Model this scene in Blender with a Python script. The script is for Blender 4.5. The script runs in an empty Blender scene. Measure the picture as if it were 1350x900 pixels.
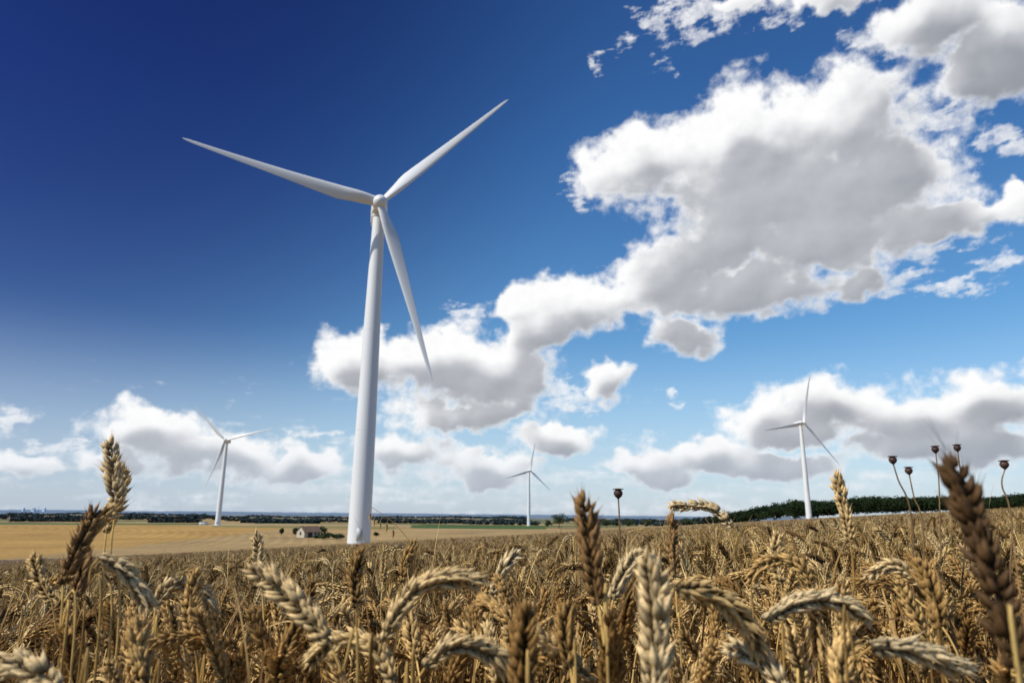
import bpy, math, random
import numpy as np
from mathutils import Vector, Matrix
random.seed(7); rng=np.random.default_rng(7)
sc=bpy.context.scene; col=sc.collection
R_=math.radians
sc.view_settings.view_transform='Standard'; sc.view_settings.look='None'; sc.view_settings.exposure=0
# ---------------------------------------------------------------- camera
FX=900.0; PITCH=R_(14.1); ROLL=R_(0.6); EYE=0.92
F=np.array([0,math.cos(PITCH),math.sin(PITCH)]); R0=np.array([1.,0,0]); U0=np.array([0,-math.sin(PITCH),math.cos(PITCH)])
RR=math.cos(ROLL)*R0+math.sin(ROLL)*U0; UU=-math.sin(ROLL)*R0+math.cos(ROLL)*U0
CAM=np.array([0,0,EYE])
cd=bpy.data.cameras.new('camera'); cam=bpy.data.objects.new('camera',cd); col.objects.link(cam)
cd.lens=24; cd.sensor_width=36; cd.clip_start=0.02; cd.clip_end=120000
cd.dof.use_dof=True; cd.dof.focus_distance=1.6; cd.dof.aperture_fstop=8.5
m=Matrix.Identity(4)
for i in range(3):
    m[i][0]=RR[i]; m[i][1]=UU[i]; m[i][2]=-F[i]; m[i][3]=CAM[i]
cam.matrix_world=m; sc.camera=cam
def pdir(px,py): return F+(px-675)/FX*RR+(450-py)/FX*UU
def at(px,py,Y):
    d=pdir(px,py); return CAM+d*(Y/d[1])
def proj(P):
    q=P-CAM; z=q@F; return np.stack([675+FX*(q@RR)/z,450-FX*(q@UU)/z],-1)
# ---------------------------------------------------------------- terrain
def sstep(a,b,x):
    t=np.clip((x-a)/(b-a),0,1); return t*t*(3-2*t)
def terrain(x,y):
    x=np.asarray(x,float); y=np.asarray(y,float)
    r=np.sqrt(x*x+y*y)+1e-6
    plane=-.0285*y+.063*x
    zv=np.interp(np.log(r),np.log([1,500,560,900,1500,3000,8000,20000,50000]),[-9,-9.2,-10,-14,-20,-28,-40,-60,-100])
    zv=zv+1.2*np.sin(x/260+y/400)*sstep(900,3000,r)*3
    k=1.2
    a=np.clip((plane-zv)/k,-40,40); z=zv+k*np.log1p(np.exp(a))
    k2=1.5; cap=7.0
    b=np.clip((cap-z)/k2,-40,40); z=cap-k2*np.log1p(np.exp(b))
    w=sstep(750,1800,r)
    z=z*(1-w)+zv*w
    return z
def tz(x,y): return float(terrain(x,y))
# ---------------------------------------------------------------- mesh helper
def mk(name,V,Q,mat,parent=None,T=None,rnd=None,colr=None,smooth=True,parts=None):
    V=np.ascontiguousarray(V,dtype=np.float32); Q=np.ascontiguousarray(Q,dtype=np.int32)
    me=bpy.data.meshes.new(name)
    n=Q.shape[1]
    me.vertices.add(len(V)); me.vertices.foreach_set('co',V.ravel())
    me.loops.add(Q.size); me.loops.foreach_set('vertex_index',Q.ravel())
    me.polygons.add(len(Q)); me.polygons.foreach_set('loop_start',np.arange(0,Q.size,n,dtype=np.int32))
    try: me.polygons.foreach_set('loop_total',np.full(len(Q),n,dtype=np.int32))
    except Exception: pass
    if smooth: me.polygons.foreach_set('use_smooth',np.ones(len(Q),dtype=bool))
    me.update(calc_edges=True)
    if T is not None:
        me.attributes.new('tone','FLOAT','POINT').data.foreach_set('value',np.asarray(T,dtype=np.float32))
    if rnd is not None:
        me.attributes.new('rnd','FLOAT','POINT').data.foreach_set('value',np.asarray(rnd,dtype=np.float32))
    if colr is not None:
        a=me.color_attributes.new('col','FLOAT_COLOR','POINT')
        c=np.ones((len(V),4),dtype=np.float32); c[:,:3]=colr
        a.data.foreach_set('color',c.ravel())
    me.materials.append(mat)
    o=bpy.data.objects.new(name,me); col.objects.link(o)
    if parent is not None: o.parent=parent
    return o
def tag(o,label=None,cat=None,group=None,kind=None):
    if label: o['label']=label
    if cat: o['category']=cat
    if group: o['group']=group
    if kind: o['kind']=kind
    return o
def thing(name,loc,label,cat,group=None,rz=0):
    o=bpy.data.objects.new(name,None); o.empty_display_size=.05; col.objects.link(o); o.location=loc; o.rotation_euler=(0,0,rz)
    return tag(o,label,cat,group)
class MB:
    def __init__(s): s.V=[];s.Q=[];s.T=[];s.n=0
    def add(s,V,Q,T=None):
        V=np.asarray(V,float); s.V.append(V); s.Q.append(np.asarray(Q,int)+s.n); s.n+=len(V)
        s.T.append(np.full(len(V),.8) if T is None else np.asarray(T,float)); return s
    def get(s): return np.concatenate(s.V),np.concatenate(s.Q),np.concatenate(s.T)
    def box(s,c,sz,rz=0):
        x,y,z=np.array(sz)/2
        V=np.array([[-x,-y,-z],[x,-y,-z],[x,y,-z],[-x,y,-z],[-x,-y,z],[x,-y,z],[x,y,z],[-x,y,z]])
        ca,sa=math.cos(rz),math.sin(rz); V=V@np.array([[ca,sa,0],[-sa,ca,0],[0,0,1]])+np.array(c)
        return s.add(V,[[0,3,2,1],[4,5,6,7],[0,1,5,4],[1,2,6,5],[2,3,7,6],[3,0,4,7]])
def tube(P,rad,sides=6,tone=None):
    P=np.asarray(P,float); n=len(P); rad=np.broadcast_to(np.asarray(rad,float),(n,))
    T=np.gradient(P,axis=0); T/=np.linalg.norm(T,axis=1)[:,None]+1e-12
    ref=np.array([0.,1,0]) if abs(T[0][1])<.9 else np.array([1.,0,0])
    V=[]
    N=np.cross(ref,T[0]); N/=np.linalg.norm(N)
    for i in range(n):
        N=N-T[i]*(N@T[i]); N/=np.linalg.norm(N)+1e-12
        B=np.cross(T[i],N)
        for k in range(sides):
            a=2*math.pi*k/sides
            V.append(P[i]+rad[i]*(math.cos(a)*N+math.sin(a)*B))
    Q=[[i*sides+k,i*sides+(k+1)%sides,(i+1)*sides+(k+1)%sides,(i+1)*sides+k] for i in range(n-1) for k in range(sides)]
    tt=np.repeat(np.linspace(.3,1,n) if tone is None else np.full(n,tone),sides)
    return np.array(V),np.array(Q),tt
def lathe(prof,sides=24,axis='z'):
    V=[];n=len(prof)
    for r,z in prof:
        for k in range(sides):
            a=2*math.pi*k/sides
            V.append((r*math.cos(a),r*math.sin(a),z))
    Q=[[i*sides+k,i*sides+(k+1)%sides,(i+1)*sides+(k+1)%sides,(i+1)*sides+k] for i in range(n-1) for k in range(sides)]
    V=np.array(V)
    if axis=='-y': V=np.stack([V[:,0],-V[:,2],V[:,1]],-1)
    return V,np.array(Q)
def catmull(P,n):
    P=np.asarray(P,float); P=np.vstack([2*P[0]-P[1],P,2*P[-1]-P[-2]])
    out=[]; k=len(P)-3
    for i in range(k):
        m_=max(2,n//k)
        for j in range(m_):
            t=j/m_; a,b,c,d=P[i:i+4]
            out.append(.5*((2*b)+(-a+c)*t+(2*a-5*b+4*c-d)*t*t+(-a+3*b-3*c+d)*t**3))
    out.append(P[-2]); return np.array(out)
# ---------------------------------------------------------------- materials
def newmat(name):
    m_=bpy.data.materials.new(name); m_.use_nodes=True; nt=m_.node_tree
    return m_,nt,nt.nodes['Principled BSDF'],nt.nodes['Material Output']
def nd(nt,typ,**kw):
    n=nt.nodes.new(typ)
    for k,v in kw.items(): setattr(n,k,v)
    return n
def math_(nt,op,a,b=None,c=None,clamp=False):
    n=nt.nodes.new('ShaderNodeMath'); n.operation=op; n.use_clamp=clamp
    for i,v in enumerate((a,b,c)):
        if v is None: continue
        if isinstance(v,(int,float)): n.inputs[i].default_value=v
        else: nt.links.new(v,n.inputs[i])
    return n.outputs[0]
def ramp(nt,fac,stops):
    n=nt.nodes.new('ShaderNodeValToRGB'); e=n.color_ramp.elements
    while len(e)<len(stops): e.new(.5)
    for el,(p,c) in zip(e,stops): el.position=p; el.color=(*c,1)
    nt.links.new(fac,n.inputs[0]); return n.outputs[0]
def mixc(nt,f,a,b,mode='MIX'):
    n=nt.nodes.new('ShaderNodeMix'); n.data_type='RGBA'; n.blend_type=mode
    for idx,v in ((0,f),(6,a),(7,b)):
        if isinstance(v,(int,float)): n.inputs[idx].default_value=v
        elif isinstance(v,tuple): n.inputs[idx].default_value=(*v,1)
        else: nt.links.new(v,n.inputs[idx])
    return n.outputs[2]
def straw(name,stops,lo=.45,rough=.55,trans=.18,spec=.3,nscale=350):
    m_,nt,b,out=newmat(name)
    at1=nd(nt,'ShaderNodeAttribute',attribute_name='rnd'); at2=nd(nt,'ShaderNodeAttribute',attribute_name='tone')
    oi=nd(nt,'ShaderNodeObjectInfo')
    r=math_(nt,'FRACT',math_(nt,'ADD',at1.outputs['Fac'],oi.outputs['Random']))
    c=ramp(nt,r,stops)
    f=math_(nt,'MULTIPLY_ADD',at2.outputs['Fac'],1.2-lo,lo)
    if nscale:
        tc=nd(nt,'ShaderNodeTexCoord'); no=nd(nt,'ShaderNodeTexNoise'); no.inputs['Scale'].default_value=nscale; no.inputs['Detail'].default_value=2
        nt.links.new(tc.outputs['Object'],no.inputs['Vector'])
        f=math_(nt,'MULTIPLY',f,math_(nt,'MULTIPLY_ADD',no.outputs['Fac'],1.4,.32))
    hs=nd(nt,'ShaderNodeHueSaturation'); nt.links.new(c,hs.inputs['Color']); nt.links.new(f,hs.inputs['Value'])
    nt.links.new(hs.outputs[0],b.inputs['Base Color'])
    b.inputs['Roughness'].default_value=rough; b.inputs['Specular IOR Level'].default_value=spec
    if trans>0:
        tr=nd(nt,'ShaderNodeBsdfTranslucent'); nt.links.new(hs.outputs[0],tr.inputs['Color'])
        mx=nd(nt,'ShaderNodeMixShader'); mx.inputs[0].default_value=trans
        nt.links.new(b.outputs[0],mx.inputs[1]); nt.links.new(tr.outputs[0],mx.inputs[2]); nt.links.new(mx.outputs[0],out.inputs['Surface'])
    return m_
M={}
EARS=[(0,(.92,.65,.29)),(.4,(.84,.54,.20)),(.75,(.58,.34,.11)),(1,(.33,.175,.05))]
M['ear']=straw('wheat_ear',EARS,lo=.12,nscale=420,spec=.15)
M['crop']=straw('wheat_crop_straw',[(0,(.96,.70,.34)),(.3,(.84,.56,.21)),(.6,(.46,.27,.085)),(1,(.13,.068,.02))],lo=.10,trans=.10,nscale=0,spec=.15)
M['ear_pale']=straw('wheat_ear_pale',[(0,(.95,.73,.40)),(1,(.90,.64,.30))],lo=.14,nscale=420,spec=.15)
M['ear_dark']=straw('wheat_ear_brown',[(0,(.38,.215,.08)),(1,(.30,.16,.055))],lo=.2,trans=.1,nscale=420,spec=.15)
M['ear_black']=straw('wheat_ear_darkest',[(0,(.12,.065,.026)),(1,(.10,.052,.02))],lo=.25,trans=.05,nscale=420,spec=.15)  # darkest brown ear colour, for the ear at the right edge
M['stem']=straw('wheat_stem',[(0,(.74,.50,.17)),(.5,(.52,.32,.095)),(1,(.26,.14,.04))],rough=.5,trans=0,nscale=60,spec=.15,lo=.2)
M['leaf']=straw('wheat_leaf',[(0,(.64,.42,.16)),(.5,(.34,.19,.06)),(1,(.12,.06,.022))],trans=.25,nscale=120)
M['pod']=straw('poppy_pod',[(0,(.10,.055,.035)),(1,(.06,.03,.022))],trans=0,nscale=500)
M['podstem']=straw('poppy_stem',[(0,(.20,.12,.05)),(1,(.13,.075,.035))],trans=0)
M['foliage']=straw('foliage',[(0,(.018,.034,.010)),(.5,(.030,.052,.014)),(1,(.050,.07,.018))],lo=.8,trans=.2,nscale=0,rough=.6)
M['wood']=straw('wood_foliage',[(0,(.013,.022,.010)),(.5,(.017,.029,.011)),(1,(.023,.036,.013))],lo=.8,trans=0,nscale=0,rough=.8,spec=.05)
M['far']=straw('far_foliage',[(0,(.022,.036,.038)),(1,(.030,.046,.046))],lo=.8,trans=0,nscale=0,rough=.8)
M['bark']=straw('bark',[(0,(.10,.07,.045)),(1,(.07,.05,.03))],trans=0,nscale=4)
def plain(name,c,rough=.4,dirt=.12,scale=.6,metal=0,bump=0):
    m_,nt,b,out=newmat(name)
    tc=nd(nt,'ShaderNodeTexCoord'); no=nd(nt,'ShaderNodeTexNoise'); no.inputs['Scale'].default_value=scale; no.inputs['Detail'].default_value=6
    mp=nd(nt,'ShaderNodeMapping'); mp.inputs['Scale'].default_value=(1,1,.15)
    nt.links.new(tc.outputs['Object'],mp.inputs[0]); nt.links.new(mp.outputs[0],no.inputs['Vector'])
    k=ramp(nt,no.outputs['Fac'],[(.3,tuple(v*(1-dirt) for v in c)),(.7,c)])
    nt.links.new(k,b.inputs['Base Color']); b.inputs['Roughness'].default_value=rough; b.inputs['Metallic'].default_value=metal
    return m_
M['white']=plain('turbine_white',(.69,.69,.68),.45,.06,.5)
M['blade']=plain('blade_white',(.67,.67,.66),.4,.08,.3)
M['grey']=plain('flange_grey',(.42,.43,.44),.5)
M['dark']=plain('dark_opening',(.03,.03,.032),.7)
M['wall']=plain('barn_wall',(.52,.45,.35),.85,.2,1.5)
M['roof']=plain('barn_roof',(.17,.11,.075),.8,.3,1.2)
M['trim']=plain('pale_trim',(.6,.58,.52),.7)
M['concrete']=plain('far_concrete_hazed',(.46,.55,.66),.9)  # pale blue: distance haze is put into the concrete colour
# ground material
m_,nt,b,out=newmat('ground_fields')
at1=nd(nt,'ShaderNodeVertexColor',layer_name='col')
tc=nd(nt,'ShaderNodeTexCoord')
no=nd(nt,'ShaderNodeTexNoise'); no.inputs['Scale'].default_value=.03; no.inputs['Detail'].default_value=8; no.inputs['Roughness'].default_value=.65
no2=nd(nt,'ShaderNodeTexNoise'); no2.inputs['Scale'].default_value=.9; no2.inputs['Detail'].default_value=6; no2.inputs['Roughness'].default_value=.7
wv=nd(nt,'ShaderNodeTexWave'); wv.wave_type='RINGS'; wv.rings_direction='Z'; wv.inputs['Scale'].default_value=.07; wv.inputs['Distortion'].default_value=1.0; wv.inputs['Detail'].default_value=3; wv.inputs['Detail Scale'].default_value=.12
mp=nd(nt,'ShaderNodeMapping'); mp.inputs['Location'].default_value=(720,-60,0)
nt.links.new(tc.outputs['Object'],mp.inputs[0]); nt.links.new(mp.outputs[0],wv.inputs['Vector'])
for n_ in (no,no2): nt.links.new(tc.outputs['Object'],n_.inputs['Vector'])
f=math_(nt,'MULTIPLY_ADD',no.outputs['Fac'],1.3,.35)
f=math_(nt,'MULTIPLY',f,math_(nt,'MULTIPLY_ADD',no2.outputs['Fac'],1.5,.25))
f=math_(nt,'MULTIPLY',f,math_(nt,'MULTIPLY_ADD',math_(nt,'POWER',wv.outputs['Fac'],2),.16,.88))
hs=nd(nt,'ShaderNodeHueSaturation'); nt.links.new(at1.outputs['Color'],hs.inputs['Color']); nt.links.new(f,hs.inputs['Value'])
nt.links.new(hs.outputs[0],b.inputs['Base Color']); b.inputs['Roughness'].default_value=.95; b.inputs['Specular IOR Level'].default_value=.1
M['ground']=m_
# ---------------------------------------------------------------- ground
front=np.linspace(-52,52,640); back=np.linspace(52,308,90)[1:-1]
ang=np.radians(np.concatenate([front,back]))
rad=np.concatenate([[0.001],np.geomspace(.5,100,70),np.geomspace(103,2500,230),np.geomspace(2560,60000,70)])
A,Rr=np.meshgrid(ang,rad)
X=Rr*np.sin(A); Y=Rr*np.cos(A); Z=terrain(X,Y)
V=np.stack([X,Y,Z],-1).reshape(-1,3)
na,nr=len(ang),len(rad)
i,j=np.meshgrid(np.arange(nr-1),np.arange(na),indexing='ij')
Q=np.stack([i*na+j,i*na+(j+1)%na,(i+1)*na+(j+1)%na,(i+1)*na+j],-1).reshape(-1,4)[:,::-1]
x,y=V[:,0],V[:,1]; r=np.hypot(x,y); t=np.where(y>1,x/np.maximum(y,1),0)
pal=np.array([(.36,.25,.11),(.32,.23,.11),(.37,.27,.14),(.07,.105,.03),(.05,.08,.025),(.18,.125,.07),(.09,.12,.04),(.33,.24,.11)])
ca,sa=math.cos(.35),math.sin(.35)
xr=x*ca+y*sa; yr=-x*sa+y*ca
cx_=np.floor(xr/230+.3*np.sin(np.floor(yr/210)*7.1)); cy_=np.floor(yr/210)
hsh=np.abs(np.sin(cx_*12.9898+cy_*78.233)*43758.5453)%1
C=pal[(hsh*len(pal)).astype(int)]
fx=(xr/230+.3*np.sin(np.floor(yr/210)*7.1))%1; fy=(yr/210)%1
edge=(np.minimum(fx,1-fx)*230<5)|(np.minimum(fy,1-fy)*210<6)
C[edge&(r>560)]=(.03,.05,.02)
stub=np.array((.37,.225,.07)); stub2=np.array((.33,.225,.10))
C[(r<620)&(x<130)]=stub
C[(r<620)&(x<130)&(x>-95-(y-110)*.12)]=stub2
C[(r<900)&(x>=130)]=(.30,.20,.08)
g=(y>460)&(y<780)&(x>-.14*y)&(x<.05*y); C[g]=(.055,.10,.028)
g=(y>430)&(y<520)&(x>-.42*y)&(x<-.16*y); C[g]=(.20,.17,.06)
g=(y>500)&(y<600)&(x>.05*y)&(x<.16*y); C[g]=(.10,.08,.045)
g=(np.hypot((x+233)/16,(y-545)/26)<1); C[g]=(.44,.38,.28)
g=(np.abs(y-(520+(x+233)*.1))<5)&(x>-262)&(x<-150); C[g]=(.42,.36,.27)
C[(y<118)&(r<170)]=(.13,.085,.045)
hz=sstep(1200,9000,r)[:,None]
C=C*(1-hz)+np.array((.13,.19,.27))*hz  # bluish distance haze painted into the colour of the far fields
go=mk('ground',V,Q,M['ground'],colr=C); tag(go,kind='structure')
# ---------------------------------------------------------------- wheat generators
def floret_unit(lod):
    if lod==0: ts=[0,.16,.36,.60,.80,.94,1.08,1.55]; rs=[.40,.84,1,.84,.54,.25,.08,.02]; sd=8
    elif lod==1: ts=[0,.38,1.15]; rs=[.35,1,.04]; sd=4
    else: ts=[0,.42,1.1]; rs=[.3,1,.04]; sd=3
    V,Q=lathe([(a,b_) for a,b_ in zip(rs,ts)],sd)
    if lod==0:
        md=np.tile(np.array([1.12,.84]*(sd//2)),len(ts)); V[:,0]*=md; V[:,1]*=md
        V[:,0]+=np.repeat(np.interp(ts,[0,.5,1,1.62],[0,.25,-.1,-.3]),sd)
    V[:,2]=np.repeat(ts,sd)
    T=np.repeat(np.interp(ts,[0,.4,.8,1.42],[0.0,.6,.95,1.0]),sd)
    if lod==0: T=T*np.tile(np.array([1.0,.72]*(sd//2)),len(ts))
    return V,Q,T
FU=[floret_unit(0),floret_unit(1),floret_unit(2)]
def ear(path,lod,rg,width=.018,ns=None,roll=None):
    path=np.asarray(path,float)
    seg=np.linalg.norm(np.diff(path,axis=0),axis=1); cum=np.concatenate([[0],np.cumsum(seg)]); L=cum[-1]
    if ns is None: ns=[25,17,9,3][lod]
    if lod==0: ns=int(np.clip(round(24*L/.088),18,32))
    roll=rg.uniform(0,math.pi) if roll is None else roll
    Tn=np.gradient(path,axis=0); Tn/=np.linalg.norm(Tn,axis=1)[:,None]
    ref=np.array([.13,.97,.2]) ; mb=MB()
    fu=FU[min(lod,2)]
    if lod==0:
        mb.add(*tube(path[:-1],.0014,6,.2))
    gap=rg.integers(0,ns)
    for i in range(ns):
        s=(i+(rg.uniform(-.25,.25) if lod==0 and 0<i<ns-1 else 0))/(ns-1+.6)*.93
        p=np.array([np.interp(s*L,cum,path[:,k]) for k in range(3)]); T=np.array([np.interp(s*L,cum,Tn[:,k]) for k in range(3)]); T/=np.linalg.norm(T)
        N=ref-T*(ref@T); N/=np.linalg.norm(N); B=np.cross(T,N)
        rl=roll+.7*(s-.5)+(rg.normal(0,.12) if lod==0 else 0)
        N,B=math.cos(rl)*N+math.sin(rl)*B,-math.sin(rl)*N+math.cos(rl)*B
        side=-1 if i%2 else 1
        sf=np.interp(s,[0,.15,.5,.8,1],[.62,.9,1.05,.92,.6])*rg.uniform(.8,1.15)
        if lod==0: ks=[-1.35,-.5,.5,1.35,0]; fl=.0122; fw=.0022
        elif lod==1: ks=[-.9,.9]; fl=.0135; fw=.0029
        elif lod==2: ks=[0]; fl=.018; fw=.0050
        else: ks=[0]; fl=L*.5; fw=.0070; side=0
        fl*=width/.018; fw*=width/.018
        if i==ns-1: side=0
        for k in ks:
            if lod==0 and rg.uniform()<(.35 if abs(i-gap)<2 else .06): continue
            a=R_(26)*rg.uniform(.5,1.5); bb=R_(18)*rg.uniform(.5,1.6)
            inner=(lod==0 and abs(k)<.1)
            d=T+side*N*math.tan(a)*(.75 if not inner else 1.35)+k*B*math.tan(bb)
            if lod==0: d+=rg.normal(0,.10,3)
            d/=np.linalg.norm(d)
            o=p+side*N*(.0019 if not inner else .0030)*width/.018+k*B*.0015*width/.018
            u=side*N+.6*k*B if side else N+0*B
            u=u-d*(u@d); u/=np.linalg.norm(u)+1e-9; v=np.cross(d,u)
            Vv=fu[0]; l=fl*sf*rg.uniform(.78,1.16)*(1.0 if not inner else .95)
            W=o+np.outer(Vv[:,0]*fw*sf,u)+np.outer(Vv[:,1]*fw*sf*1.1,v)+np.outer(Vv[:,2]*l,d)
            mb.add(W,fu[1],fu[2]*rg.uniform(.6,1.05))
    return mb.get()
def ribbon(p0,az,L,w,rg,n=9,up=70,bd=(90,190)):
    a=R_(90-up); h=np.array([math.cos(az),math.sin(az),0])
    bend=R_(rg.uniform(*bd))/n
    tw=rg.uniform(-2.5,2.5)
    V=[];T=[]
    p=np.array(p0,float)
    for i in range(n+1):
        s=i/n
        d=h*math.sin(a)+np.array([0,0,1])*math.cos(a)
        sd=np.cross(d,[0,0,1.]) ; sd/=np.linalg.norm(sd)+1e-9; nn=np.cross(sd,d)
        q=math.cos(tw*s)*sd+math.sin(tw*s)*nn
        ww=w*(1-s**2*.95)*.5
        V+= [p-q*ww,p+q*ww]; T+=[.4+.6*s]*2
        p=p+d*L/n; a+=bend*rg.uniform(.5,1.5)
    Q=[[2*i,2*i+1,2*i+3,2*i+2] for i in range(n)]
    return np.array(V),np.array(Q),np.array(T)
def plantcurve(rg,kind,peak,earL=.088):
    lean=R_(rg.uniform(1,12))
    if kind=='up': te=lean+R_(rg.uniform(2,32)); neck=.05
    elif kind=='nod': te=R_(rg.uniform(45,105)); neck=.09
    else: te=R_(rg.uniform(125,160)); neck=.10
    tb=lean+(te-lean)*rg.uniform(.45,.65)
    n1=10;n2=6;n3=10
    Ls=.75
    P=[np.zeros(3)];
    def step(a,d): P.append(P[-1]+np.array([math.sin(a),0,math.cos(a)])*d)
    for i in range(n1): step(lean*(.3+.7*i/n1),(Ls-neck)/n1)
    for i in range(n2): step(lean+(tb-lean)*(i+1)/n2,neck/n2)
    k=len(P)-1
    for i in range(n3): step(tb+(te-tb)*(i+1)/n3,earL/n3)
    P=np.array(P)
    dz=peak-P[:,2].max()
    sc_=np.linspace(0,1,n1+1); P[:n1+1,2]+=dz*sc_; P[n1+1:,2]+=dz
    return P[:k+1],P[k:]
def plant(rg,kind,lod,peak=.80):
    st,ea=plantcurve(rg,kind,peak,rg.uniform(.066,.098))
    E=ear(ea,lod,rg,width=rg.uniform(.0145,.0200))
    if lod==0: S=tube(st,np.linspace(.0014,.0009,len(st)),6)
    elif lod==1: S=tube(st[[0,5,10,13,16]],.0013,3)
    elif lod==2: S=tube(st[[4,10,13,16]],.0019,3)
    else: S=tube(st[[8,16]],.003,3)
    Lf=[]
    if lod<=1:
        for q in range(3):
            zi=rg.uniform(.45,.64)*len(st); p=st[min(int(zi),len(st)-1)]
            if q!=1 and rg.uniform()<.7: Lf.append(ribbon(p,rg.uniform(0,6.28),rg.uniform(.12,.25),rg.uniform(.0015,.004),rg,9 if lod==0 else 4,up=84,bd=(0,50)))
            elif q==1 and (lod==0 or rg.uniform()<.3): Lf.append(ribbon(p,rg.uniform(0,6.28),rg.uniform(.10,.20),rg.uniform(.003,.006),rg,9 if lod==0 else 4,up=80))
    return S,E,Lf
kinds=['up','nod','up','nod','up','up','nod','hang','up','nod','up','nod','up','up','nod','up','nod','up']
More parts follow.
